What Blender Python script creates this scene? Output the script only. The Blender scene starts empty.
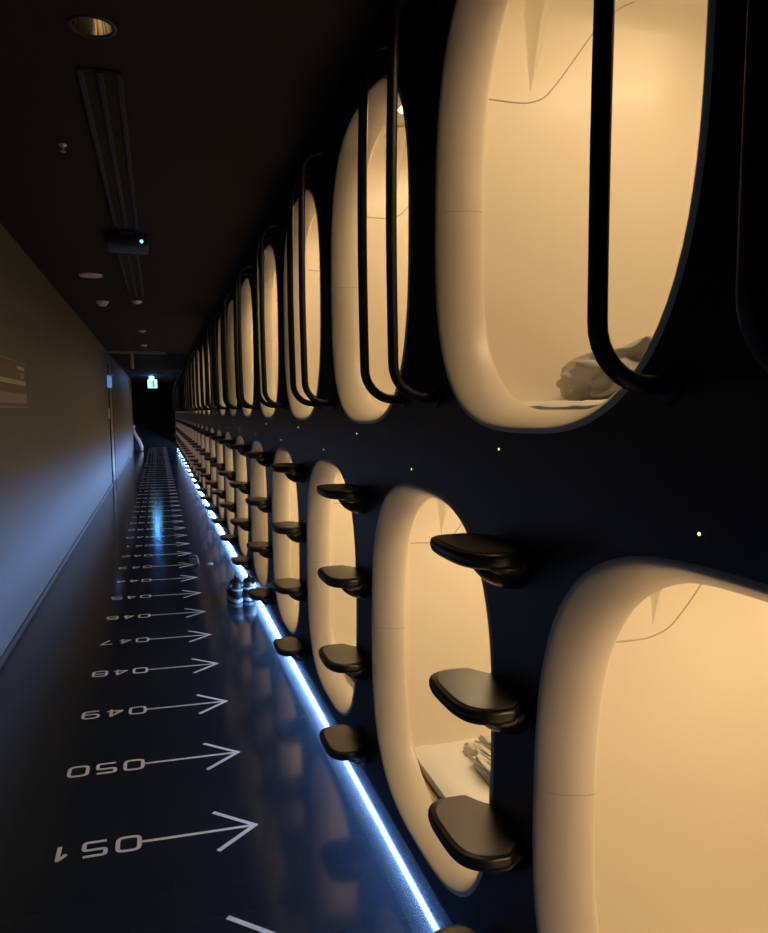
import bpy, bmesh, math, random
from mathutils import Vector, Matrix, noise
random.seed(7)
PI = math.pi
S = bpy.context.scene
C = S.collection

# ------------------------------------------------------------------ dimensions
XW = 0.69            # face of the pod wall
PITCH = 1.222        # pod spacing along the corridor
UP_Y, UP_Z = 1.39, 1.943
LO_Y, LO_Z = 0.78, 0.712
PA, PB, PN = 0.507, 0.530, 2.9     # pod mouth half width / half height / exponent
CEIL = 2.65
LEFT = -0.925
Y0, Y1 = -2.5, 34.2
N_UP, N_LO = 26, 27
BAND_Z = 1.487

# ------------------------------------------------------------------ materials
def mat(name, color, rough=0.5, metal=0.0, spec=0.5, emit=None, estr=0.0, bump=0.0, bscale=40.0, var=0.0, vscale=6.0, coat=0.0):
    m = bpy.data.materials.new(name); m.use_nodes = True
    nt = m.node_tree; n = nt.nodes; l = nt.links
    b = n['Principled BSDF']
    b.inputs['Base Color'].default_value = (*color, 1)
    b.inputs['Roughness'].default_value = rough
    b.inputs['Metallic'].default_value = metal
    b.inputs['Specular IOR Level'].default_value = spec
    b.inputs['Coat Weight'].default_value = coat
    b.inputs['Coat Roughness'].default_value = 0.12
    if emit:
        b.inputs['Emission Color'].default_value = (*emit, 1)
        b.inputs['Emission Strength'].default_value = estr
    if var > 0 or bump > 0:
        tc = n.new('ShaderNodeTexCoord')
        no = n.new('ShaderNodeTexNoise'); no.inputs['Scale'].default_value = vscale; no.inputs['Detail'].default_value = 5
        l.new(tc.outputs['Object'], no.inputs['Vector'])
        if var > 0:
            mx = n.new('ShaderNodeMix'); mx.data_type = 'RGBA'
            mx.inputs[6].default_value = tuple(c*(1-var) for c in color) + (1,)
            mx.inputs[7].default_value = tuple(min(1, c*(1+var)) for c in color) + (1,)
            l.new(no.outputs['Fac'], mx.inputs[0]); l.new(mx.outputs[2], b.inputs['Base Color'])
        if bump > 0:
            nb = n.new('ShaderNodeTexNoise'); nb.inputs['Scale'].default_value = bscale; nb.inputs['Detail'].default_value = 3
            l.new(tc.outputs['Object'], nb.inputs['Vector'])
            bp = n.new('ShaderNodeBump'); bp.inputs['Strength'].default_value = bump; bp.inputs['Distance'].default_value = 0.01
            l.new(nb.outputs['Fac'], bp.inputs['Height']); l.new(bp.outputs[0], b.inputs['Normal'])
    return m

def math_node(nt, op, a, bval=None):
    q = nt.nodes.new('ShaderNodeMath'); q.operation = op
    nt.links.new(a, q.inputs[0])
    if bval is not None: q.inputs[1].default_value = bval
    return q.outputs[0]

M = {}
M['cream'] = mat('cream_gloss', (0.80, 0.72, 0.60), 0.30, spec=0.5, coat=0.25, var=0.02, vscale=3)
def rim_material():
    m = mat('cream_rim', (0.80, 0.72, 0.60), 0.36, spec=0.5, coat=0.12)
    nt = m.node_tree; n = nt.nodes; l = nt.links; b = n['Principled BSDF']
    tc = n.new('ShaderNodeTexCoord'); sp = n.new('ShaderNodeSeparateXYZ'); l.new(tc.outputs['Object'], sp.inputs[0])
    az = math_node(nt, 'ABSOLUTE', sp.outputs['Z'])
    lt = math_node(nt, 'LESS_THAN', az, 0.0011)
    xx = math_node(nt, 'GREATER_THAN', sp.outputs['X'], 0.012)
    mu = n.new('ShaderNodeMath'); mu.operation = 'MULTIPLY'; l.new(lt, mu.inputs[0]); l.new(xx, mu.inputs[1])
    fa = math_node(nt, 'MULTIPLY', mu.outputs[0], 0.45)
    mx = n.new('ShaderNodeMix'); mx.data_type = 'RGBA'
    mx.inputs[6].default_value = (0.80, 0.72, 0.60, 1); mx.inputs[7].default_value = (0.30, 0.25, 0.20, 1)
    l.new(fa, mx.inputs[0]); l.new(mx.outputs[2], b.inputs['Base Color'])
    return m
M['rim'] = rim_material()
M['seam'] = mat('seam_tan', (0.50, 0.43, 0.33), 0.5)
M['lamp'] = mat('lamp_diffuser', (0.8, 0.75, 0.65), 0.5, emit=(1.0, 0.735, 0.42), estr=3.6)
M['lamp_off'] = mat('lamp_diffuser_off', (0.8, 0.75, 0.65), 0.5)
M['sheet'] = mat('white_sheet', (0.84, 0.83, 0.80), 0.85, spec=0.2, bump=0.15, bscale=14)
M['duvet'] = mat('grey_cotton', (0.55, 0.52, 0.48), 0.9, spec=0.15, bump=0.25, bscale=60, var=0.12, vscale=9)
M['stripe'] = mat('striped_cotton', (0.70, 0.67, 0.61), 0.9, spec=0.15, bump=0.2, bscale=50, var=0.15, vscale=7)
M['black_metal'] = mat('black_powder_coat', (0.006, 0.006, 0.0065), 0.42, spec=0.36, bump=0.05, bscale=220)
M['black_plastic'] = mat('black_plastic', (0.012, 0.0115, 0.011), 0.30, spec=0.5)
M['pad'] = mat('step_pad_rubber', (0.085, 0.075, 0.068), 0.36, spec=0.55, bump=0.04, bscale=300)
M['knuckle'] = mat('step_knuckle', (0.10, 0.09, 0.08), 0.22, spec=0.7)
M['mark'] = mat('floor_paint_white', (0.56, 0.55, 0.53), 0.55, spec=0.3, var=0.04, vscale=30)
M['ceiling'] = mat('ceiling_black', (0.013, 0.0125, 0.0115), 0.75, spec=0.25, bump=0.06, bscale=120, var=0.1)
M['left_wall'] = mat('wall_grey', (0.100, 0.110, 0.122), 0.55, spec=0.3, bump=0.05, bscale=160, var=0.05, vscale=2)
M['end_wall'] = mat('wall_end_black', (0.012, 0.012, 0.013), 0.7, spec=0.2)
M['skirting'] = mat('skirting_dark', (0.022, 0.022, 0.026), 0.45)
M['kick'] = mat('kick_board', (0.020, 0.024, 0.034), 0.42)
M['groove'] = mat('groove_black', (0.004, 0.004, 0.004), 0.6, spec=0.2)
M['strip'] = mat('led_strip', (0.8, 0.9, 1.0), 0.5, emit=(0.25, 0.48, 1.0), estr=112.0)
M['strip_rail'] = mat('led_channel', (0.25, 0.27, 0.30), 0.35, metal=0.8)
M['led_yellow'] = mat('pilot_yellow', (0.8, 0.7, 0.2), 0.4, emit=(1.0, 0.82, 0.28), estr=1.6)
M['blue_led'] = mat('blue_led', (0.1, 0.2, 0.9), 0.4, emit=(0.08, 0.22, 1.0), estr=5.0)
M['blue_lamp'] = mat('blue_lamp', (0.2, 0.4, 0.9), 0.4, emit=(0.05, 0.29, 1.0), estr=60.0)
M['blue_sign'] = mat('blue_sign', (0.2, 0.4, 0.8), 0.4, emit=(0.16, 0.36, 0.9), estr=0.55)
M['exit_face'] = mat('exit_face', (0.8, 1.0, 0.9), 0.4, emit=(0.50, 1.0, 0.86), estr=1.8)
M['exit_green'] = mat('exit_green', (0.0, 0.4, 0.2), 0.4, emit=(0.0, 0.55, 0.25), estr=1.2)
M['pale'] = mat('pale_plastic', (0.72, 0.70, 0.66), 0.5)
M['steel'] = mat('brushed_steel', (0.62, 0.64, 0.68), 0.3, metal=0.9)
M['chrome'] = mat('lamp_reflector', (0.85, 0.82, 0.74), 0.12, metal=1.0)
M['vent'] = mat('vent_dark_aluminium', (0.013, 0.014, 0.017), 0.5)
M['vent_slot'] = mat('vent_slot_black', (0.004, 0.004, 0.005), 0.8)
M['fixture'] = mat('fixture_black', (0.012, 0.012, 0.013), 0.4)
M['sign_plate'] = mat('sign_plate', (0.085, 0.08, 0.075), 0.5)
M['sign_pale'] = mat('sign_print', (0.42, 0.40, 0.38), 0.5)
M['sign_mid'] = mat('sign_print_mid', (0.24, 0.23, 0.22), 0.5)
M['door'] = mat('door_grey', (0.22, 0.22, 0.225), 0.45)
M['shoe_black'] = mat('shoe_black', (0.02, 0.022, 0.025), 0.55, bump=0.1, bscale=90)
M['shoe_white'] = mat('shoe_white', (0.42, 0.42, 0.42), 0.5)
M['bin_dark'] = mat('bin_dark', (0.03, 0.03, 0.034), 0.5)
M['bin_white'] = mat('bin_bag_white', (0.80, 0.78, 0.74), 0.5)
def film_material():
    m = mat('clear_film', (0.85, 0.88, 0.9), 0.15)
    b = m.node_tree.nodes['Principled BSDF']
    b.inputs['Transmission Weight'].default_value = 0.6; b.inputs['IOR'].default_value = 1.2
    return m
M['film'] = film_material()

def floor_material():
    m = mat('floor_vinyl', (0.014, 0.017, 0.022), 0.25, spec=0.4)
    nt = m.node_tree; n = nt.nodes; l = nt.links; b = n['Principled BSDF']
    tc = n.new('ShaderNodeTexCoord')
    mp = n.new('ShaderNodeMapping'); mp.inputs['Location'].default_value = (0.0, 0.03, 0)
    l.new(tc.outputs['Object'], mp.inputs[0])
    br = n.new('ShaderNodeTexBrick')
    br.inputs['Scale'].default_value = 1.0; br.inputs['Brick Width'].default_value = 0.92; br.inputs['Row Height'].default_value = 0.1525
    br.inputs['Mortar Size'].default_value = 0.0012; br.inputs['Mortar Smooth'].default_value = 0.3
    br.inputs['Color1'].default_value = (0.0120, 0.0160, 0.0225, 1); br.inputs['Color2'].default_value = (0.0130, 0.0172, 0.0242, 1)
    br.inputs['Mortar'].default_value = (0.020, 0.025, 0.033, 1)
    l.new(mp.outputs[0], br.inputs['Vector']); l.new(br.outputs['Color'], b.inputs['Base Color'])
    no = n.new('ShaderNodeTexNoise'); no.inputs['Scale'].default_value = 5.0; no.inputs['Detail'].default_value = 6
    l.new(tc.outputs['Object'], no.inputs['Vector'])
    mr = n.new('ShaderNodeMapRange'); mr.inputs[3].default_value = 0.085; mr.inputs[4].default_value = 0.15
    l.new(no.outputs['Fac'], mr.inputs[0]); l.new(mr.outputs[0], b.inputs['Roughness'])
    nb = n.new('ShaderNodeTexNoise'); nb.inputs['Scale'].default_value = 180.0
    l.new(tc.outputs['Object'], nb.inputs['Vector'])
    bp = n.new('ShaderNodeBump'); bp.inputs['Strength'].default_value = 0.015; bp.inputs['Distance'].default_value = 0.004
    l.new(nb.outputs['Fac'], bp.inputs['Height']); l.new(bp.outputs[0], b.inputs['Normal'])
    return m
M['floor'] = floor_material()

def facade_material():
    # base colour darker, surface rougher and less glossy above the band height
    m = mat('pod_fascia', (0.016, 0.018, 0.023), 0.42, spec=0.5)
    nt = m.node_tree; n = nt.nodes; l = nt.links; b = n['Principled BSDF']
    tc = n.new('ShaderNodeTexCoord'); sp = n.new('ShaderNodeSeparateXYZ'); l.new(tc.outputs['Object'], sp.inputs[0])
    g = math_node(nt, 'GREATER_THAN', sp.outputs['Z'], BAND_Z)
    mx = n.new('ShaderNodeMix'); mx.data_type = 'RGBA'
    mx.inputs[6].default_value = (0.0105, 0.0125, 0.0175, 1); mx.inputs[7].default_value = (0.005, 0.005, 0.005, 1)
    l.new(g, mx.inputs[0]); l.new(mx.outputs[2], b.inputs['Base Color'])
    mr = n.new('ShaderNodeMapRange'); mr.inputs[3].default_value = 0.40; mr.inputs[4].default_value = 0.6
    l.new(g, mr.inputs[0]); l.new(mr.outputs[0], b.inputs['Roughness'])
    sr = n.new('ShaderNodeMapRange'); sr.inputs[3].default_value = 0.5; sr.inputs[4].default_value = 0.2
    l.new(g, sr.inputs[0]); l.new(sr.outputs[0], b.inputs['Specular IOR Level'])
    return m
M['fascia'] = facade_material()

# ------------------------------------------------------------------ mesh helpers
def obj(name, data, m=None, parent=None, loc=(0, 0, 0), smooth=False):
    """link a (verts, faces) pair, a bmesh or a mesh as ONE object"""
    if isinstance(data, bmesh.types.BMesh):
        me = bpy.data.meshes.new(name); data.to_mesh(me); data.free()
    elif isinstance(data, tuple):
        me = bpy.data.meshes.new(name); me.from_pydata([tuple(v) for v in data[0]], [], data[1])
    else:
        me = data
    if m and not me.materials: me.materials.append(m)
    if smooth:
        for p in me.polygons: p.use_smooth = True
    o = bpy.data.objects.new(name, me); C.objects.link(o)
    o.location = loc
    if parent: o.parent = parent
    return o

def fix_normals(me):
    b = bmesh.new(); b.from_mesh(me); bmesh.ops.recalc_face_normals(b, faces=b.faces); b.to_mesh(me); b.free()

def tag(o, label, cat, group=None, kind=None):
    o['label'] = label; o['category'] = cat
    if group: o['group'] = group
    if kind: o['kind'] = kind
    return o

def thing(name, loc, label, cat, group=None):
    o = bpy.data.objects.new(name, None); C.objects.link(o)
    o.empty_display_size = 0.1; o.location = loc
    return tag(o, label, cat, group)

def struct(name, data, m, smooth=False, label=None):
    o = obj(name, data, m, smooth=smooth); o['kind'] = 'structure'
    if label: o['label'] = label
    return o

def box(b, x0, x1, y0, y1, z0, z1, bev=0.0):
    r = bmesh.ops.create_cube(b, size=1.0)
    vs = r['verts']
    bmesh.ops.scale(b, vec=(x1-x0, y1-y0, z1-z0), verts=vs)
    bmesh.ops.translate(b, vec=((x0+x1)/2, (y0+y1)/2, (z0+z1)/2), verts=vs)
    if bev > 0:
        es = list({e for v in vs for e in v.link_edges})
        bmesh.ops.bevel(b, geom=es, offset=bev, segments=3, affect='EDGES', profile=0.5)
    return b

def boxbm(*a, bev=0.0):
    return box(bmesh.new(), *a, bev=bev)

def tube(path, r, seg=14, ry=None, cap=True):
    """round tube along a list of points"""
    V, F = [], []
    P = [Vector(p) for p in path]; n = len(P)
    up = None
    for i, p in enumerate(P):
        t = (P[min(i+1, n-1)] - P[max(i-1, 0)]).normalized()
        if up is None:
            up = Vector((0, 1, 0)) if abs(t.y) < 0.9 else Vector((1, 0, 0))
        a = t.cross(up).normalized(); up2 = a.cross(t).normalized(); up = up2
        rr = r[i] if isinstance(r, (list, tuple)) else r
        for k in range(seg):
            q = 2*PI*k/seg
            V.append(p + a*math.cos(q)*rr + up2*math.sin(q)*(rr if ry is None else ry))
    for i in range(n-1):
        for k in range(seg):
            F.append((i*seg+k, i*seg+(k+1) % seg, (i+1)*seg+(k+1) % seg, (i+1)*seg+k))
    if cap:
        F.append(tuple(range(seg))[::-1]); F.append(tuple((n-1)*seg+k for k in range(seg)))
    return V, F

def join(*parts):
    V, F = [], []
    for v, f in parts:
        o = len(V); V += list(v); F += [tuple(i+o for i in q) for q in f]
    return V, F

def se_r(phi, a, b, n):
    return (abs(math.cos(phi)/a)**n + abs(math.sin(phi)/b)**n) ** (-1.0/n)

def lathe(prof, seg=32, flip=False):
    V, F = [], []
    for r, z in prof:
        for k in range(seg):
            q = 2*PI*k/seg; V.append((r*math.cos(q), r*math.sin(q), z))
    for i in range(len(prof)-1):
        for k in range(seg):
            F.append((i*seg+k, i*seg+(k+1) % seg, (i+1)*seg+(k+1) % seg, (i+1)*seg+k))
    return V, F

def round_poly(pts, r, closed=False, seg=5):
    out = []; n = len(pts)
    for i in range(n):
        p = Vector(pts[i])
        if not closed and i in (0, n-1): out.append(p); continue
        a = Vector(pts[(i-1) % n]); c = Vector(pts[(i+1) % n])
        la, lc = (a-p).length, (c-p).length
        rr = min(r, la*0.48, lc*0.48)
        s, e = p + (a-p).normalized()*rr, p + (c-p).normalized()*rr
        for k in range(seg+1):
            t = k/seg
            out.append(s*(1-t)**2 + p*2*t*(1-t) + e*t*t)
    return out

def stroke(pts, w, closed=False):
    """flat painted stroke of width w along 2D points: quads with mitred joints"""
    n = len(pts); L, R = [], []
    for i in range(n):
        if closed: a, c = pts[(i-1) % n], pts[(i+1) % n]
        else: a, c = pts[max(i-1, 0)], pts[min(i+1, n-1)]
        p = pts[i]
        d1 = (p-a).normalized() if (p-a).length > 1e-9 else (c-p).normalized()
        d2 = (c-p).normalized() if (c-p).length > 1e-9 else d1
        n1, n2 = Vector((-d1.y, d1.x)), Vector((-d2.y, d2.x))
        m = (n1+n2)
        m = m.normalized() if m.length > 1e-6 else n1
        k = w/2/max(0.45, m.dot(n1))
        L.append(p+m*k); R.append(p-m*k)
    V = [(q.x, q.y, 0) for q in L] + [(q.x, q.y, 0) for q in R]
    F = []
    for i in range(n if closed else n-1):
        j = (i+1) % n
        F.append((i, n+i, n+j, j))
    return V, F

# ------------------------------------------------------------------ setting
struct('floor', ([(-3, Y0, 0), (2.95, Y0, 0), (2.95, Y1+.3, 0), (-3, Y1+.3, 0)], [(0, 1, 2, 3)]), M['floor'])

# ceiling with a round hole for the recessed downlight
HX, HY, HR = -0.155, 2.74, 0.062
def ring_cell(cx, cy, x0, x1, y0, y1, inner, N):
    """cell rectangle minus an inner outline given in polar form about (cx, cy)"""
    angs = [2*PI*k/N for k in range(N)]
    for X, Y in ((x0, y0), (x1, y0), (x1, y1), (x0, y1)): angs.append(math.atan2(Y-cy, X-cx) % (2*PI))
    angs = sorted(set(round(a, 6) for a in angs))
    I, O = [], []
    for a in angs:
        c, s = math.cos(a), math.sin(a)
        I.append((cx+inner(a)*c, cy+inner(a)*s))
        t = min([( (x1 if c > 0 else x0) - cx)/c if abs(c) > 1e-9 else 1e9, ((y1 if s > 0 else y0) - cy)/s if abs(s) > 1e-9 else 1e9])
        O.append((cx+t*c, cy+t*s))
    n = len(angs)
    return I+O, [(i, n+i, n+(i+1) % n, (i+1) % n) for i in range(n)]
v2, f2 = ring_cell(HX, HY, HX-.3, HX+.3, HY-.3, HY+.3, lambda a: HR, 48)
V = [(x, y, CEIL) for x, y in v2]; F = [q for q in f2]
def quad(x0, x1, y0, y1):
    o = len(V); V.extend([(x0, y0, CEIL), (x1, y0, CEIL), (x1, y1, CEIL), (x0, y1, CEIL)]); F.append((o, o+1, o+2, o+3))
quad(-3, HX-.3, Y0, Y1+.3); quad(HX+.3, 2.95, Y0, Y1+.3); quad(HX-.3, HX+.3, Y0, HY-.3); quad(HX-.3, HX+.3, HY+.3, Y1+.3)
struct('ceiling', (V, F), M['ceiling'])

LEND = 30.9
struct('wall_left', boxbm(LEFT-.15, LEFT, Y0, LEND, 0, CEIL), M['left_wall'])
struct('wall_far', boxbm(-3, 2.95, Y1, Y1+.15, 0, CEIL), M['end_wall'])
struct('wall_back', boxbm(-3, 2.95, Y0-.15, Y0, 0, CEIL), M['end_wall'])
struct('wall_alcove', boxbm(-3.1, -2.9, LEND, Y1, 0, CEIL), M['end_wall'])
struct('wall_outer', boxbm(2.85, 2.95, Y0, Y1, 0, CEIL), M['end_wall'])
struct('baseboard_left', boxbm(LEFT, LEFT+.012, Y0, LEND, 0, 0.045, bev=.002), M['skirting'])

# pod wall fascia with one hole per pod mouth
V, F = [], []
def add_cell(yc, zc, y0, y1, z0, z1):
    v, f = ring_cell(yc, zc, y0, y1, z0, z1, lambda a: se_r(a, PA-.002, PB-.002, PN), 96)
    o = len(V); V.extend((XW, y, z) for y, z in v); F.extend(tuple(i+o for i in q)[::-1] for q in f)
def fq(y0, y1, z0, z1):
    o = len(V); V.extend([(XW, y0, z0), (XW, y0, z1), (XW, y1, z1), (XW, y1, z0)]); F.append((o, o+1, o+2, o+3))
SPLIT, FBOT = 1.318, 0.123
for k in range(N_UP):
    yc = UP_Y+PITCH*k; add_cell(yc, UP_Z, yc-PITCH/2, yc+PITCH/2, SPLIT, CEIL)
for k in range(N_LO):
    yc = LO_Y+PITCH*k; add_cell(yc+(.011 if k == 0 else 0), LO_Z, yc-PITCH/2, yc+PITCH/2, FBOT, SPLIT)
fq(Y0, UP_Y-PITCH/2, SPLIT, CEIL); fq(UP_Y+PITCH*(N_UP-.5), Y1, SPLIT, CEIL)
fq(Y0, LO_Y-PITCH/2, FBOT, SPLIT); fq(LO_Y+PITCH*(N_LO-.5), Y1, FBOT, SPLIT)
o = len(V)   # underside return to the recessed kick board
V.extend([(XW, Y0, FBOT), (XW, Y1, FBOT), (0.80, Y1, FBOT), (0.80, Y0, FBOT)]); F.append((o, o+1, o+2, o+3))
struct('wall_right', (V, F), M['fascia'])
struct('baseboard_right', boxbm(0.755, 0.78, Y0, Y1, 0, FBOT+.002), M['kick'])

# door far down the left wall
DY0, DY1 = 16.25, 17.25
d = struct('door_1', boxbm(LEFT, LEFT+.012, DY0, DY1, 0.005, 2.35, bev=.003), M['door'])
obj('door_frame', (lambda b: (box(b, LEFT, LEFT+.022, DY0-.03, DY0, 0, 2.38, bev=.003), box(b, LEFT, LEFT+.022, DY1, DY1+.03, 0, 2.38, bev=.003), box(b, LEFT, LEFT+.022, DY0, DY1, 2.35, 2.38, bev=.003))[0])(bmesh.new()), M['skirting'], d)
hb = tube([(LEFT+.012, DY0+.09, 1.02), (LEFT+.06, DY0+.09, 1.02), (LEFT+.062, DY0+.11, 1.02), (LEFT+.062, DY0+.22, 1.02)], .011, 10)
for hz in (0.16, 1.12):
    obj('door_hinge', boxbm(LEFT+.012, LEFT+.045, DY0-.012, DY0+.03, hz-.05, hz+.05, bev=.006), M['pale'], d)
obj('door_handle', hb, M['steel'], d, smooth=True)
struct('trim_1', boxbm(LEFT, 0.2, 16.3, 16.36, 2.60, CEIL, bev=.004), M['steel'], label='thin pale strip across the ceiling by the door')

# ------------------------------------------------------------------ pods
NSEG = 96
ANG = [2*PI*k/NSEG for k in range(NSEG)]
def loop(x, a, b, n, btop=None):
    out = []
    for q in ANG:
        bb = btop if (btop and math.sin(q) > 0) else b
        r = se_r(q, a, bb, n); out.append((x, r*math.cos(q), r*math.sin(q)))
    return out
def loft(loops, cap=False):
    V, F = [], []
    for lp in loops: V.extend(lp)
    n = NSEG
    for i in range(len(loops)-1):
        for k in range(n):
            F.append((i*n+k, (i+1)*n+k, (i+1)*n+(k+1) % n, i*n+(k+1) % n))
    if cap:
        o = (len(loops)-1)*n; c = len(V)
        V.append((loops[-1][0][0], 0, 0.05))
        for k in range(n): F.append((o+k, c, o+(k+1) % n))
    return V, F
prof = [(0.012, -0.010), (0.001, -0.006), (-0.003, 0.000), (-0.004, 0.005)]
QX, QD, ST = 0.094, 0.058, 14
for i in range(1, ST+1):
    th = PI/2*i/ST
    prof.append((-0.004 + (QX+.004)*(i/ST)**1.3, 0.005 + (QD-.005)*math.sin(th)))
for i in range(1, 7):
    th = PI/2*i/6
    prof.append((QX + 0.013*math.sin(th), QD - 0.013*(1-math.cos(th))))
prof.append((QX+.0135, 0.036))
rim_me = bpy.data.meshes.new('pod_rim')
v, f = loft([loop(x, PA-d, PB-d*(.68 if d > 0 else 1), PN) for x, d in prof]); rim_me.from_pydata(v, [], f)
CA, CB, CT, CN, CX = 0.500, 0.500, 0.615, 9.0, 2.05
cab = [loop(0.1073, PA-.040, PB-.026, PN), loop(0.112, PA-.030, PB-.026, 3.4), loop(0.122, CA-.012, CB-.012, 7, CT-.012), loop(0.134, CA, CB, CN, CT),
       loop(0.6, CA, CB, CN, CT), loop(1.2, CA, CB, CN, CT), loop(CX-.1, CA, CB, CN, CT), loop(CX-.03, CA-.02, CB-.02, CN, CT-.02), loop(CX, CA-.09, CB-.09, 6, CT-.09)]
cab_me = bpy.data.meshes.new('cabin')
v, f = loft(cab, cap=True); cab_me.from_pydata(v, [], f)
for me, m in ((rim_me, M['rim']), (cab_me, M['cream'])):
    me.materials.append(m)
    for p in me.polygons: p.use_smooth = True
def wall_y(z):
    bb = CT if z > 0 else CB
    return CA*max(0.0, 1-abs(z/bb)**CN)**(1/CN)
# moulded joint line and the pointed fillet on each side wall
seam_pts = round_poly([(0.136, 0.286), (0.20, 0.285), (0.245, 0.287), (0.290, 0.304), (0.330, 0.350), (0.385, 0.425), (0.430, 0.488), (0.488, 0.538), (0.550, 0.564), (0.75, 0.574), (1.6, 0.574)], 0.02)
def seam_geo(s):
    return tube([(p.x, s*(wall_y(p.y)-.0005), p.y) for p in seam_pts], 0.0019, 6)
seam_mes = []
for sgn in (1, -1):
    me = bpy.data.meshes.new('wall_seam'); v, f = seam_geo(sgn); me.from_pydata(v, [], f); me.materials.append(M['seam']); seam_mes.append(me)
def fillet_geo(s):
    V, F = [], []; n = 14; zs = [0.302+i*(0.600-0.302)/12 for i in range(13)]
    for i, z in enumerate(zs):
        t = i/12; xl = 0.247-0.046*t**0.9; xr = 0.247+0.063*t**0.8; dep = 0.055*t
        for k in range(n+1):
            u = k/n; x = xl+(xr-xl)*u
            bulge = (u/0.62)**1.6 if u < 0.62 else ((1-u)/0.38)**0.6
            V.append((x, s*(wall_y(z)+.002-dep*bulge), z))
    for i in range(12):
        for k in range(n): F.append((i*(n+1)+k, i*(n+1)+k+1, (i+1)*(n+1)+k+1, (i+1)*(n+1)+k))
    return V, F
fil_mes = []
for sgn in (1, -1):
    me = bpy.data.meshes.new('corner_fillet'); v, f = fillet_geo(sgn); me.from_pydata(v, [], f); me.materials.append(M['cream'])
    for p in me.polygons: p.use_smooth = True
    if sgn > 0: me.flip_normals()
    fil_mes.append(me)
lamp_b = boxbm(0.145, 0.93, -.11, .11, 0.540, 0.612, bev=.02)
lamp_me = bpy.data.meshes.new('lamp_diffuser'); lamp_b.to_mesh(lamp_me); lamp_b.free(); lamp_me.materials.append(M['lamp'])
lampoff_me = lamp_me.copy(); lampoff_me.materials.clear(); lampoff_me.materials.append(M['lamp_off'])
led_me = bpy.data.meshes.new('pilot_light'); v, f = lathe([(0.0042, 0), (0.0040, .0012), (0.003, .0024), (0.0012, .0031), (0.0, .0033)], 12); led_me.from_pydata([(-z*.7, x*.65, y*.65) for x, y, z in v], [], f); led_me.materials.append(M['led_yellow'])

ORD = ['first', 'second', 'third', 'fourth', 'fifth', 'sixth', 'seventh', 'eighth', 'ninth', 'tenth', 'eleventh', 'twelfth', 'thirteenth', 'fourteenth', 'fifteenth', 'sixteenth', 'seventeenth', 'eighteenth', 'nineteenth', 'twentieth', 'twenty-first', 'twenty-second', 'twenty-third', 'twenty-fourth', 'twenty-fifth', 'twenty-sixth', 'twenty-seventh']
POWER = 4.5
WARM = (1.0, 0.735, 0.42)
def make_lamp(par, power):
    ld = bpy.data.lights.new('pod_lamp_light', 'AREA'); ld.shape = 'RECTANGLE'; ld.size = 0.78; ld.size_y = 0.20
    ld.energy = power; ld.color = WARM
    lo = bpy.data.objects.new('pod_lamp_light', ld); C.objects.link(lo); lo.parent = par; lo.location = (0.53, 0, 0.537)
def make_pod(yc, zc, label, group, power, leds, detail=True):
    r = thing('sleeping_pod', (XW, yc, zc), label, 'sleeping pod', group)
    obj('pod_rim', rim_me, None, r); obj('cabin', cab_me, None, r)
    if detail:
        for me in seam_mes: obj('wall_seam', me, None, r)
        for me in fil_mes: obj('corner_fillet', me, None, r)
    obj('lamp_diffuser', lamp_me if power > 0 else lampoff_me, None, r)
    obj('pilot_light', led_me, None, r, loc=(0, leds[0], leds[1]))
    if power > 0: make_lamp(r, power)
    return r
UP_DIM = {5: 0.10, 7: 0.0, 13: 0.0, 14: 0.0, 15: 0.0, 16: 0.08, 17: 0.0, 20: 0.0, 22: 0.0}
LO_DIM = {4: 0.42}
def state(f): return 'unlit' if f == 0 else ('dim' if f < 0.5 else 'lit')
for k in range(N_UP):
    f_ = UP_DIM.get(k, 1.0)
    lab = 'large lit cream upper-row pod nearest the camera, holding a grey duvet' if k == 0 else '%s cream upper-row sleeping pod pointed at by floor number %03d' % (state(f_), 53-2*k)
    make_pod(UP_Y+PITCH*k, UP_Z, lab, 'sleeping pods in the upper row', POWER*f_*(1.0 if k else 0.86), (0.106, -0.571), k < 6)
for k in range(N_LO):
    f_ = LO_DIM.get(k, 1.0)
    lab = 'large lit cream lower-row pod nearest the camera, cut by the picture corner' if k == 0 else '%s cream lower-row sleeping pod pointed at by floor number %03d' % (state(f_), 54-2*k)
    make_pod(LO_Y+PITCH*k+(.011 if k == 0 else 0), LO_Z, lab, 'sleeping pods in the lower row', POWER*f_, (0.066 if k == 0 else 0.080, 0.576), k < 6)

# mattresses of the pods whose beds can be seen into
def make_mattress(yc, zc, label, drop=0.0):
    r = thing('mattress', (XW, yc, zc-.5-drop), label, 'mattress', 'mattresses in the pods')
    b = boxbm(0.136, 1.98, -.478, .478, 0.004+drop, 0.052, bev=.006)
    o_ = obj('mattress_core', b, M['sheet'], r, smooth=True)
    V, F = [], []; nx, ny = 60, 40
    for i in range(nx+1):
        for j in range(ny+1):
            x = 0.126+1.834*i/nx; y = -.484+.968*j/ny
            e = min(1.0, min(x-.122, 1.97-x, .487-abs(y))/.03)
            z = .044 + .018*max(0, e)**0.5 + .005*noise.noise(Vector((x*5, y*7, zc*3))) + .003*noise.noise(Vector((x*13, y*21, zc)))
            V.append((x, y, z))
    for i in range(nx):
        for j in range(ny): F.append((i*(ny+1)+j, (i+1)*(ny+1)+j, (i+1)*(ny+1)+j+1, i*(ny+1)+j+1))
    obj('fitted_sheet', (V, F), M['sheet'], r, smooth=True)
for k in (1, 2):
    make_mattress(LO_Y+PITCH*k, LO_Z, 'white sheeted mattress lying in the lower pod pointed at by floor number %03d' % (54-2*k))
make_mattress(UP_Y, UP_Z, 'white sheeted mattress under the crumpled duvet in the nearest upper pod', 0.031)

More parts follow.
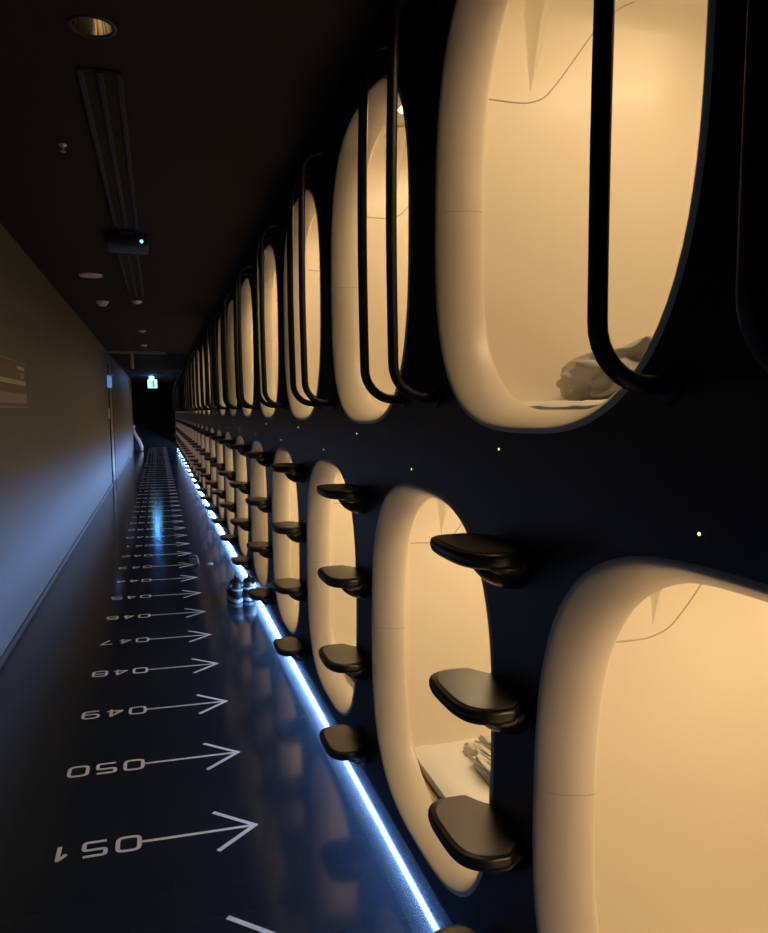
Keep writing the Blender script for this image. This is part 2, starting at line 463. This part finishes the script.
# crumpled duvet in the nearest upper pod, folded blanket in the second lower pod
def crumple(name, label, cat, size, loc, rot, m, seed, folds, amp):
    b = bmesh.new(); bmesh.ops.create_icosphere(b, subdivisions=6, radius=1.0)
    for v in b.verts:
        p = v.co.copy()
        q = Vector((p.x*folds[0], p.y*folds[1], p.z*folds[2])) + Vector((seed, seed*.7, seed*1.3))
        w = noise.noise(q*.55)*1.4
        d = .5 + noise.noise(q + Vector((w, w, w)))
        d2 = 1 - abs(noise.noise(q*1.5 + Vector((w, 3, -w)))) * 2.0      # ridged cloth folds
        s = 1 + amp*(d-.5) + amp*.4*(d2-.5)
        p = Vector((math.copysign(abs(p.x)**.8, p.x), math.copysign(abs(p.y)**.8, p.y), math.copysign(abs(p.z)**.9, p.z)))*s
        p.z = max(p.z, -.55)
        v.co = Vector((p.x*size[0], p.y*size[1], (p.z+.55)*size[2]))
        d3 = 1 - abs(noise.noise(q*3.3 + Vector((5, w, w)))) * 2.0
        v.co *= 1 + .065*d3
    o = obj(name, b, m, smooth=True); o.location = loc; o.rotation_euler = rot
    return tag(o, label, cat)
crumple('duvet', 'crumpled grey duvet lying at the mouth of the nearest upper pod', 'bedding', (0.13, 0.36, 0.080), (XW+.37, UP_Y+.085, UP_Z-.481), (0, 0, math.radians(-6)), M['duvet'], 3.1, (1.0, 1.7, 1.0), 0.50)
crumple('blanket', 'folded pale blanket with soft creases on the bed of the second lower pod', 'bedding', (0.115, 0.26, 0.050), (XW+.400, LO_Y+PITCH+.09, LO_Z-.448), (0, 0, math.radians(4)), M['stripe'], 8.3, (5.5, 1.0, 1.3), 0.30)

# ------------------------------------------------------------------ foot steps between the lower pods
def step_outline(inset):
    """tread seen from above: x from the wall (0) out to the tip (negative), y along the corridor"""
    pts = []
    w, L = 0.134-inset, 0.153-inset
    for k in range(25):
        a = -PI/2 + PI*k/24
        c, s = math.cos(a), math.sin(a)
        pts.append((-(0.052) - (L-.052)*abs(c)**(2/3.4), w*math.copysign(abs(s)**(2/3.4), s)))
    pts += [(-0.040, w*.985), (-0.030, w*.86), (-0.020+inset*.5, w*.66), (-0.004+inset*1.2, w*.45)]
    pts += [(-0.004+inset*1.2, -w*.52), (-0.016+inset*.5, -w*.66), (-0.028, -w*.84), (-0.040, -w*.95)]
    return pts
def prism(levels):
    V, F = [], []; n = None
    for ins, z in levels:
        p = step_outline(ins); n = len(p); V += [(x, y, z) for x, y in p]
    for i in range(len(levels)-1):
        for k in range(n): F.append((i*n+k, i*n+(k+1) % n, (i+1)*n+(k+1) % n, (i+1)*n+k))
    F.append(tuple(range(n))[::-1]); o = (len(levels)-1)*n; F.append(tuple(o+k for k in range(n)))
    return V, F
def mesh(name, vf, m, smooth=True):
    me = bpy.data.meshes.new(name); me.from_pydata([tuple(v) for v in vf[0]], [], vf[1]); me.materials.append(m)
    fix_normals(me)
    if smooth:
        for p in me.polygons: p.use_smooth = True
    return me
tread_me = mesh('tread', prism([(0.030, -.034), (0.012, -.031), (0.003, -.024), (0.0, -.015), (0.0, -.007), (0.002, -.002), (0.006, 0.0)]), M['black_plastic'], True)
pad_me = mesh('tread_pad', prism([(0.015, -.001), (0.0152, 0.0012), (0.0175, 0.0018)]), M['pad'], False)
def bracket_geo():
    b = bmesh.new(); bmesh.ops.create_uvsphere(b, u_segments=28, v_segments=18, radius=1)
    for v in b.verts:
        x, y, z = v.co
        x = min(x, 0.0)
        fz = 1.0 if z > 0 else 1.0
        v.co = Vector((x*0.090, y*0.110*(1 - .25*max(0, -z)) - 0.015*max(0, -z), z*0.074*fz - 0.022 if z < 0 else z*.010 - .022))
    return b
bb = bracket_geo(); br_me = bpy.data.meshes.new('bracket'); bb.to_mesh(br_me); bb.free(); br_me.materials.append(M['black_plastic'])
for p in br_me.polygons: p.use_smooth = True
kb = bmesh.new(); bmesh.ops.create_uvsphere(kb, u_segments=20, v_segments=12, radius=1)
for v in kb.verts: v.co = Vector((v.co.x*.034-.056, v.co.y*.026-.096, v.co.z*.017-.030))
kn_me = bpy.data.meshes.new('bracket_cap'); kb.to_mesh(kn_me); kb.free(); kn_me.materials.append(M['knuckle'])
for p in kn_me.polygons: p.use_smooth = True
STEP_Z = [0.248, 0.572, 0.877, 1.185]
HGT = ['lowest', 'second lowest', 'second highest', 'highest']
for k in range(N_LO):
    ys = 1.430+PITCH*k
    for j, z in enumerate(STEP_Z):
        lab = '%s black foot step of the ladder column nearest the camera' % HGT[j] if k == 0 else '%s black foot step of the ladder column opposite floor number %03d' % (HGT[j], 53-2*k)
        r = thing('foot_step', (XW, ys, z), lab, 'step', 'black foot steps between the lower pods')
        obj('tread', tread_me, None, r); obj('tread_pad', pad_me, None, r)
        if k < 12:
            o_ = obj('bracket', br_me, None, r)
            obj('bracket_cap', kn_me, None, o_)

# ------------------------------------------------------------------ grab rails beside the upper pods
def rail_path(so, zb, zt, r):
    P = [(0, 0, zb)]
    for k in range(9):
        a = PI/2*k/8; P.append((-so+r-r*math.sin(a), 0, zb+r-r*math.cos(a)))
    for k in range(1, 7): P.append((-so - 0.006*math.sin(PI*k/7), 0, zb+r+(zt-zb-2*r)*k/7))
    for k in range(9):
        a = PI/2*k/8; P.append((-so+r-r*math.cos(a), 0, zt-r+r*math.sin(a)))
    P.append((0, 0, zt)); return P
rail_me = mesh('rail_bar', tube(rail_path(0.118, 1.487, 2.455, 0.085), 0.0135, 14), M['black_metal'])
fl = lathe([(0.0, -.006), (0.024, -.006), (0.027, -.003), (0.027, 0.0)], 24)
flv = [(z, x, y) for x, y, z in fl[0]]
flange_me = mesh('rail_flange', (flv, fl[1]), M['black_metal'])
for k in range(N_UP):
    for s, dy, w in ((0, -0.455, 'far'), (1, -0.735, 'near')):
        y = UP_Y+PITCH*k+dy
        lab = '%s black grab rail of the pair before the nearest upper pod' % w if k == 0 else '%s black grab rail of the pair at the upper pod numbered %03d' % (w, 53-2*k)
        r = thing('grab_rail', (XW, y, 1.487), lab, 'grab rail', 'black grab rails beside the upper pods')
        obj('rail_bar', rail_me, None, r, loc=(0, 0, -1.487))
        if k < 10:
            obj('rail_flange', flange_me, None, r); obj('rail_flange', flange_me, None, r, loc=(0, 0, 2.455-1.487))

# ------------------------------------------------------------------ floor numbers with arrows
GW, GH, SW = 0.084, 0.100, 0.0145
def G(*p): return [Vector((x*(GW-SW)+SW/2, y*(GH-SW)+SW/2)) for x, y in p]
GLYPH = {
    '0': [(G((0, 0), (1, 0), (1, 1), (0, 1)), True, .022)],
    '1': [(G((.22, .62), (.58, 1), (.58, 0)), False, .004)],
    '2': [(G((0, 1), (1, 1), (1, .52), (0, .52), (0, 0), (1, 0)), False, .020)],
    '3': [(G((0, 1), (1, 1), (1, 0), (0, 0)), False, .022), (G((.22, .5), (1, .5)), False, 0.001)],
    '4': [(G((1, .26), (0, .26), (.72, 1), (.72, 0)), False, .004)],
    '5': [(G((1, 1), (0, 1), (0, .56), (1, .56), (1, 0), (0, 0)), False, .013)],
    '6': [(G((1, 1), (0, 1), (0, 0), (1, 0), (1, .56), (0.02, .56)), False, .024)],
    '7': [(G((0, 1), (1, 1), (.32, 0)), False, .004)],
    '8': [(G((0, 0), (1, 0), (1, 1), (0, 1)), True, .024), (G((0, .53), (1, .53)), False, .001)],
    '9': [(G((0, 0), (1, 0), (1, 1), (0, 1), (0, .44), (.98, .44)), False, .024)],
}
def digit(ch, x0, y0):
    parts = []
    for pts, closed, rad in GLYPH[ch]:
        q = round_poly(pts, rad, closed)
        q = [Vector((x0-p.x, y0-p.y)) for p in q]      # turned half round: read from the far side
        parts.append(stroke(q, SW, closed))
    return join(*parts)
TIPX, TAILX = 0.277, -0.106
arrow_vf = join(stroke([Vector((TAILX-.004, 0)), Vector((TIPX-.012, 0))], .0150),
                stroke([Vector((0.140, 0.129)), Vector((TIPX, 0)), Vector((0.140, -0.129))], .0175))
ar_me = bpy.data.meshes.new('arrow'); ar_me.from_pydata(arrow_vf[0], [], arrow_vf[1]); ar_me.materials.append(M['mark'])
dig_me = {}
for ch in '0123456789':
    v, f = digit(ch, 0, GH/2); me = bpy.data.meshes.new('digit'); me.from_pydata(v, [], f); me.materials.append(M['mark']); dig_me[ch] = me
for num in range(52, 0, -1):
    y = 2.578+(51-num)*0.611
    if y > Y1-.6: break
    r = thing('floor_arrow', (0, y, 0.0012), 'white painted floor arrow with the number %03d at its tail' % num, 'floor marking', 'numbered arrows on the floor')
    obj('arrow', ar_me, None, r)
    for i, ch in enumerate('%03d' % num):
        obj('digit', dig_me[ch], None, r, loc=(TAILX-i*0.1075, 0, 0))

# ------------------------------------------------------------------ LED strip at the foot of the pod wall
ys = Y0+.02; cuts = []
edges = [Y0+.02, 1.915] + [1.915+4.88*i for i in range(1, 7)] + [Y1-.25]
for i in range(len(edges)-1):
    a, b_ = edges[i]+.012, edges[i+1]-.012
    lab = ['glowing blue-white LED strip nearest the camera, at the foot of the pod wall', 'long glowing blue-white LED strip beside the floor numbers 051 to 045'][i] if i < 2 else 'glowing blue-white LED strip, %s length along the pod wall foot from the near end' % ORD[i]
    r = thing('led_strip', (0.755, a, 0.100), lab, 'LED strip', 'LED strips along the foot of the pod wall')
    L = b_-a
    b = bmesh.new(); n = 10
    V = []; F = []
    for yy in (0, L):
        for k in range(n+1):
            q = PI*k/n; V.append((-0.003-0.006*math.sin(q), yy, 0.014*math.cos(q)))
    for k in range(n): F.append((k, k+1, n+1+k+1, n+1+k))
    F.append(tuple(range(n+1))); F.append(tuple(range(n+1, 2*n+2))[::-1]); b.free()
    me = mesh('light_tube', (V, F), M['strip'], False); obj('light_tube', me, None, r)
    obj('mounting_channel', boxbm(-.003, .0, 0, L, -.016, .016), M['strip_rail'], r)

# ------------------------------------------------------------------ ceiling fittings
def at(r, name, vf, m, loc=(0, 0, 0), smooth=True): return obj(name, vf, m, r, loc, smooth)
r = thing('downlight', (HX, HY, CEIL), 'round recessed downlight with chrome reflector, in the ceiling near the camera', 'ceiling light')
at(r, 'trim_ring', lathe([(0.061, .004), (0.061, -.003), (0.066, -.005), (0.074, -.003), (0.075, 0.0)], 48), M['fixture'])
at(r, 'reflector', lathe([(0.061, .002), (0.055, .035), (0.045, .062), (0.030, .080)], 48), M['chrome'])
at(r, 'bulb', lathe([(0.0, .052), (0.016, .054), (0.024, .062), (0.026, .074), (0.018, .088), (0.0, .09)], 24), M['pale'])
at(r, 'housing', lathe([(0.064, .004), (0.066, .05), (0.060, .10), (0.0, .102)], 32), M['fixture'])

def disc_thing(name, x, y, rad, h, m, label, cat, dome=False):
    r = thing(name, (x, y, CEIL), label, cat)
    if dome: p = [(rad, 0), (rad, -h*.35), (rad*.82, -h*.6), (rad*.6, -h), (0, -h*1.08)]
    else: p = [(rad, 0), (rad, -h*.7), (rad*.94, -h), (0, -h)]
    at(r, 'cover', lathe(p, 36), m, smooth=dome)
    return r
r = disc_thing('ceiling_speaker', -0.525, 7.42, 0.10, 0.016, M['pale'], 'pale flat round disc on the ceiling, left of the second slot vent', 'ceiling disc')
r = disc_thing('smoke_detector', -0.54, 9.15, 0.060, 0.05, M['pale'], 'pale domed smoke detector on the ceiling beyond the flat round disc', 'smoke detector', True)
at(r, 'base_ring', lathe([(0.068, 0), (0.068, -.008), (0.058, -.010)], 32), M['pale'])
r = disc_thing('sprinkler', -0.37, 3.92, 0.018, 0.010, M['steel'], 'tiny metal sprinkler head on the ceiling, beyond the recessed downlight', 'sprinkler', True)
at(r, 'nozzle', lathe([(0.005, 0), (0.005, -.028), (0.012, -.030), (0.012, -.033), (0, -.033)], 16), M['steel'])
for x, y, lab in ((-0.178, 9.02, 'small pale ceiling spot just beyond the second slot vent'), (-0.185, 12.2, 'small pale ceiling spot, the middle one of three in line'), (-0.196, 14.75, 'small pale ceiling spot, the farthest of three in line')):
    r = disc_thing('ceiling_spot', x, y, 0.052, 0.03, M['pale'], lab, 'ceiling spot', True)
    r['group'] = 'small ceiling spots in line'
    at(r, 'rim_ring', lathe([(0.060, 0), (0.060, -.006), (0.050, -.008)], 28), M['steel'])
for x, y0, y1, lab in ((-0.155, 3.05, 5.45, 'long dark slot vent with three thin metal rails, in the ceiling near the camera'), (-0.172, 6.35, 8.6, 'second dark slot vent with thin metal rails, beyond the black ceiling fixture')):
    r = thing('slot_vent', (x, (y0+y1)/2, CEIL), lab, 'vent', 'slot vents in the ceiling')
    h = (y1-y0)/2
    at(r, 'backing', boxbm(-.072, .072, -h, h, -.006, 0), M['vent_slot'], smooth=False)
    for dx in (-.066, 0.0, .066): at(r, 'rail', boxbm(dx-.010, dx+.010, -h, h, -.014, -.006, bev=.002), M['vent'], smooth=False)
r = thing('ceiling_fixture', (-0.15, 5.78, CEIL), 'black box fixture under the ceiling with a glowing blue pilot light', 'ceiling fixture')
at(r, 'housing', boxbm(-.15, .13, -.17, .17, -.085, 0, bev=.02), M['fixture'])
at(r, 'mount', boxbm(-.06, .04, -.24, .24, -.02, 0, bev=.004), M['fixture'])
at(r, 'pilot_light', [lathe([(0.012, 0), (0.011, .006), (0.006, .010), (0, .011)], 16)][0], M['blue_led'], loc=(.085, -.168, -.060))
r.children[-1].rotation_euler = (PI/2, 0, 0)
r = thing('hanging_sign', (-0.46, 16.45, CEIL), 'small pale sign hanging edge-on below the ceiling strip by the door', 'hanging sign')
at(r, 'sign_board', boxbm(-.028, .028, -.22, .22, -.33, -.05, bev=.006), M['steel'], smooth=False)
at(r, 'hanger', boxbm(-.008, .008, -.02, .02, -.06, 0), M['steel'], smooth=False)

# exit sign at the far end: green and white light box with a blue lamp over it
EY = 29.0
r = thing('exit_sign', (-0.155, EY, CEIL), 'small glowing green and white exit light box hanging at the far end', 'exit sign')
at(r, 'light_box', boxbm(-.17, .17, .004, .09, -.36, -.04, bev=.006), M['fixture'], smooth=False)
at(r, 'hanger', boxbm(-.02, .02, .03, .06, -.05, 0), M['fixture'], smooth=False)
at(r, 'face', boxbm(-.16, .16, -.002, .006, -.35, -.05, bev=.002), M['exit_face'], smooth=False)
# running figure in a doorway on the face
b = bmesh.new()
box(b, -.005, .075, -.005, -.002, -.33, -.07)
obj('door_symbol', b, M['exit_green'], r)
b = bmesh.new()
box(b, -.10, -.08, -.005, -.002, -.11, -.085, bev=.003)
fig = join(tube([(-.085, -.0035, -.12), (-.07, -.0035, -.20)], .016, 8), tube([(-.07, -.0035, -.20), (-.03, -.0035, -.25), (-.04, -.0035, -.31)], .010, 8), tube([(-.07, -.0035, -.20), (-.10, -.0035, -.26), (-.145, -.0035, -.27)], .010, 8), tube([(-.085, -.0035, -.13), (-.03, -.0035, -.16)], .008, 8), tube([(-.085, -.0035, -.13), (-.13, -.0035, -.19)], .008, 8))
fm = bpy.data.meshes.new('tmp'); fm.from_pydata([(x, -.0035+(yy+.0035)*.1, z) for x, yy, z in fig[0]], [], fig[1]); b.from_mesh(fm)
obj('running_figure', b, M['exit_green'], r)
r = thing('signal_lamp', (-0.165, 27.2, CEIL), 'glowing blue lamp on the ceiling just before the exit light box', 'lamp')
at(r, 'base', lathe([(0.085, 0), (0.085, -.02), (0.07, -.025)], 28), M['fixture'])
at(r, 'globe', lathe([(0.070, -.020), (0.070, -.08), (0.056, -.12), (0.025, -.14), (0.0, -.143)], 28), M['blue_lamp'])

# ------------------------------------------------------------------ things on the left wall
r = thing('wall_sign', (LEFT, 5.62, 1.635), 'dark framed notice with pale printed bands on the left wall', 'wall sign')
at(r, 'sign_plate', boxbm(0, .012, -.56, .56, -.155, .155, bev=.002), M['sign_plate'], smooth=False)
fb = bmesh.new()
box(fb, 0, .018, -.565, .565, .150, .158); box(fb, 0, .018, -.565, .565, -.158, -.150); box(fb, 0, .018, -.565, -.555, -.15, .15); box(fb, 0, .018, .555, .565, -.15, .15)
at(r, 'sign_frame', fb, M['sign_mid'], smooth=False)
at(r, 'pale_band', boxbm(.012, .0135, -.50, .52, .000, .030), M['sign_pale'], smooth=False)
at(r, 'lower_band', boxbm(.012, .0132, -.50, .52, -.125, -.060), M['sign_mid'], smooth=False)
at(r, 'heading_band', boxbm(.012, .0132, .18, .48, .105, .130), M['sign_pale'], smooth=False)
at(r, 'symbol_panel', boxbm(.012, .0132, .30, .44, .050, .085), M['sign_mid'], smooth=False)

r = thing('projecting_sign', (LEFT, 16.0, 2.03), 'small glowing blue sign sticking out from the left wall by the door', 'wall sign')
at(r, 'sign_box', boxbm(0.0, .085, -.018, .018, -.11, .11, bev=.004), M['blue_sign'], smooth=False)
at(r, 'bracket', boxbm(0.0, .11, -.024, .024, .112, .135, bev=.003), M['pale'], smooth=False)
r = thing('card_reader', (LEFT, 15.85, 1.42), 'small pale card reader on the left wall before the door', 'card reader')  # card reader before the door, a pale case with a dark pad
at(r, 'case', boxbm(0, .03, -.05, .05, -.10, .10, bev=.006), M['pale'], smooth=False)
at(r, 'reader_pad', boxbm(.028, .032, -.035, .035, -.03, .06, bev=.001), M['fixture'], smooth=False)

# ------------------------------------------------------------------ floor clutter
def make_shoe(x, y, rz, label):
    r = thing('ankle_shoe', (x, y, 0), label, 'shoe', 'pair of ankle shoes by the pod wall')
    r.rotation_euler = (0, 0, rz)
    def outline(t):   # half width along the shoe, t 0 heel .. 1 toe
        return 0.034+0.016*math.sin(PI*min(1, t*1.05))**.7 if t < .98 else .02
    def body(zfun, m, name, lo, hi):
        V, F = [], []; n = 22; sN = 14
        for i in range(n+1):
            t = i/n; L = -.13+.27*t; w = outline(t)*(max(0.05, 1-abs(2*t-1)**6))**.5
            zt = zfun(t)
            for k in range(sN):
                q = 2*PI*k/sN; c, s = math.cos(q), math.sin(q)
                V.append((w*math.copysign(abs(c)**.7, c)*hi, L, lo+(zt-lo)*(0.5+0.5*math.copysign(abs(s)**.7, s))))
        for i in range(n):
            for k in range(sN): F.append((i*sN+k, i*sN+(k+1) % sN, (i+1)*sN+(k+1) % sN, (i+1)*sN+k))
        F.append(tuple(range(sN))); F.append(tuple(n*sN+k for k in range(sN)))
        me = mesh(name, (V, F), m); obj(name, me, None, r)
    body(lambda t: .032, M['shoe_white'], 'sole', 0.0, 1.08)
    body(lambda t: .175 if t < .40 else .175-.115*((t-.40)/.6)**.7, M['shoe_black'], 'upper', 0.026, 1.0)
    col = tube([(0, -.105, .160), (0, -.02, .170)], .028, 12, ry=.010)
    obj('collar', col, M['shoe_black'], r, smooth=True)
    for s in (-1, 1):
        bnd = tube([(s*.040, -.09, .135), (s*.049, -.03, .120), (s*.052, .03, .080), (s*.050, .06, .050)], .012, 8, ry=.004)
        obj('side_band', bnd, M['shoe_white'], r, smooth=True)
    hb_ = join(*[tube([(.041*math.cos(PI+PI*i/10), -.088+.050*math.sin(PI+PI*i/10), hz) for i in range(11)], .008, 8, ry=.006) for hz in (.105,)])
    obj('heel_band', hb_, M['shoe_white'], r, smooth=True)
    lc = join(*[tube([(-.026, .005+.022*i, .155-.016*i), (0, .010+.022*i, .168-.017*i), (.026, .005+.022*i, .155-.016*i)], .004, 6) for i in range(4)])
    obj('laces', lc, M['shoe_white'], r, smooth=True)
make_shoe(0.520, 5.93, math.radians(8), 'dark ankle shoe with white bands on the floor, the one nearer the arrows')
make_shoe(0.634, 5.97, math.radians(-5), 'dark ankle shoe with white bands on the floor, the one nearer the pods')
def wad(name, label, cat, loc, size, m, seed):
    b = bmesh.new(); bmesh.ops.create_icosphere(b, subdivisions=4, radius=1.0)
    for v in b.verts:
        p = v.co.copy()
        d = 1-abs(noise.noise(p*2.3+Vector((seed, 0, seed))))*1.5
        p *= .7+.5*d; p.z = max(p.z, -.6)
        v.co = Vector((p.x*size[0], p.y*size[1], (p.z+.6)*size[2]))
    o = obj(name, b, m, smooth=False); o.location = loc; return tag(o, label, cat)
wad('plastic_bag', 'crumpled clear plastic bag on the floor behind the dark shoes', 'bag', (0.722, 6.15, 0.0), (0.024, 0.09, 0.045), M['film'], 4.2)
wad('paper_wad', 'small crumpled white wrapper on the dark floor beyond the shoes', 'litter', (0.43, 7.42, 0.0), (0.026, 0.045, 0.009), M['sign_mid'], 1.7)
r = thing('slipper', (0.285, 7.58, 0), 'small dark slipper on the floor at an arrow tip', 'slipper')
at(r, 'sole', boxbm(-.045, .045, -.12, .12, 0, .018, bev=.008), M['shoe_black'])
V, F = [], []
for i in range(9):
    for k in range(11):
        q = PI*k/10; V.append((.046*math.cos(q), .0+.014*i-.0, .016+.045*math.sin(q)*(1-.03*i)))
for i in range(8):
    for k in range(10): F.append((i*11+k, i*11+k+1, (i+1)*11+k+1, (i+1)*11+k))
at(r, 'strap', (V, F), M['shoe_black'])

r = thing('waste_bin', (-0.80, 30.3, 0), 'low dark bin with a curved white edge where the left wall ends', 'bin')
at(r, 'bin_body', boxbm(-.11, .16, -.18, .18, 0, .50, bev=.04), M['bin_dark'])
V = []
pth = [(-.10, -.19, .80), (-.05, -.195, .66), (.03, -.20, .50), (.11, -.20, .33), (.17, -.20, .16), (.17, -.20, .02)]
at(r, 'bag_edge', tube([Vector(p) for p in pth], [.05, .05, .055, .06, .06, .05], 12, ry=.02), M['bin_white'])
at(r, 'lid_knob', lathe([(0, .99), (.05, .96), (.06, .90), (.045, .84), (0, .82)], 16), M['bin_white'], loc=(-.09, -.10, 0))
at(r, 'lid_post', tube([(-.09, -.10, .48), (-.09, -.10, .86)], .015, 8), M['bin_dark'])

# ------------------------------------------------------------------ world, camera, view
w = bpy.data.worlds.new('World'); S.world = w; w.use_nodes = True
w.node_tree.nodes['Background'].inputs[0].default_value = (0.0, 0.0, 0.0, 1)
w.node_tree.nodes['Background'].inputs[1].default_value = 0.0

f, cx, cy, vx, vy = 768.0, 384.0, 512.0, 158.0, 412.0
yv = Vector((vx-cx, vy-cy, f)).normalized()
zv = Vector((0, -f, vy-cy)).normalized()
xv = yv.cross(zv)
right = Vector((xv.x, yv.x, zv.x)); down = Vector((xv.y, yv.y, zv.y)); fwd = Vector((xv.z, yv.z, zv.z))
cd = bpy.data.cameras.new('camera'); cam = bpy.data.objects.new('camera', cd); C.objects.link(cam)
mw = Matrix(((right.x, -down.x, -fwd.x, 0), (right.y, -down.y, -fwd.y, 0), (right.z, -down.z, -fwd.z, 1.45), (0, 0, 0, 1)))
cam.matrix_world = mw
cd.sensor_fit = 'HORIZONTAL'; cd.sensor_width = 36.0; cd.lens = 36.0*f/768
cd.shift_x = 0.0; cd.shift_y = -(512-466.5)/768 * -1.0
cd.clip_start = 0.02; cd.clip_end = 100
S.camera = cam
S.view_settings.view_transform = 'Standard'; S.view_settings.look = 'None'
S.view_settings.exposure = 0.0; S.view_settings.gamma = 1.0
S.view_settings.use_curve_mapping = False
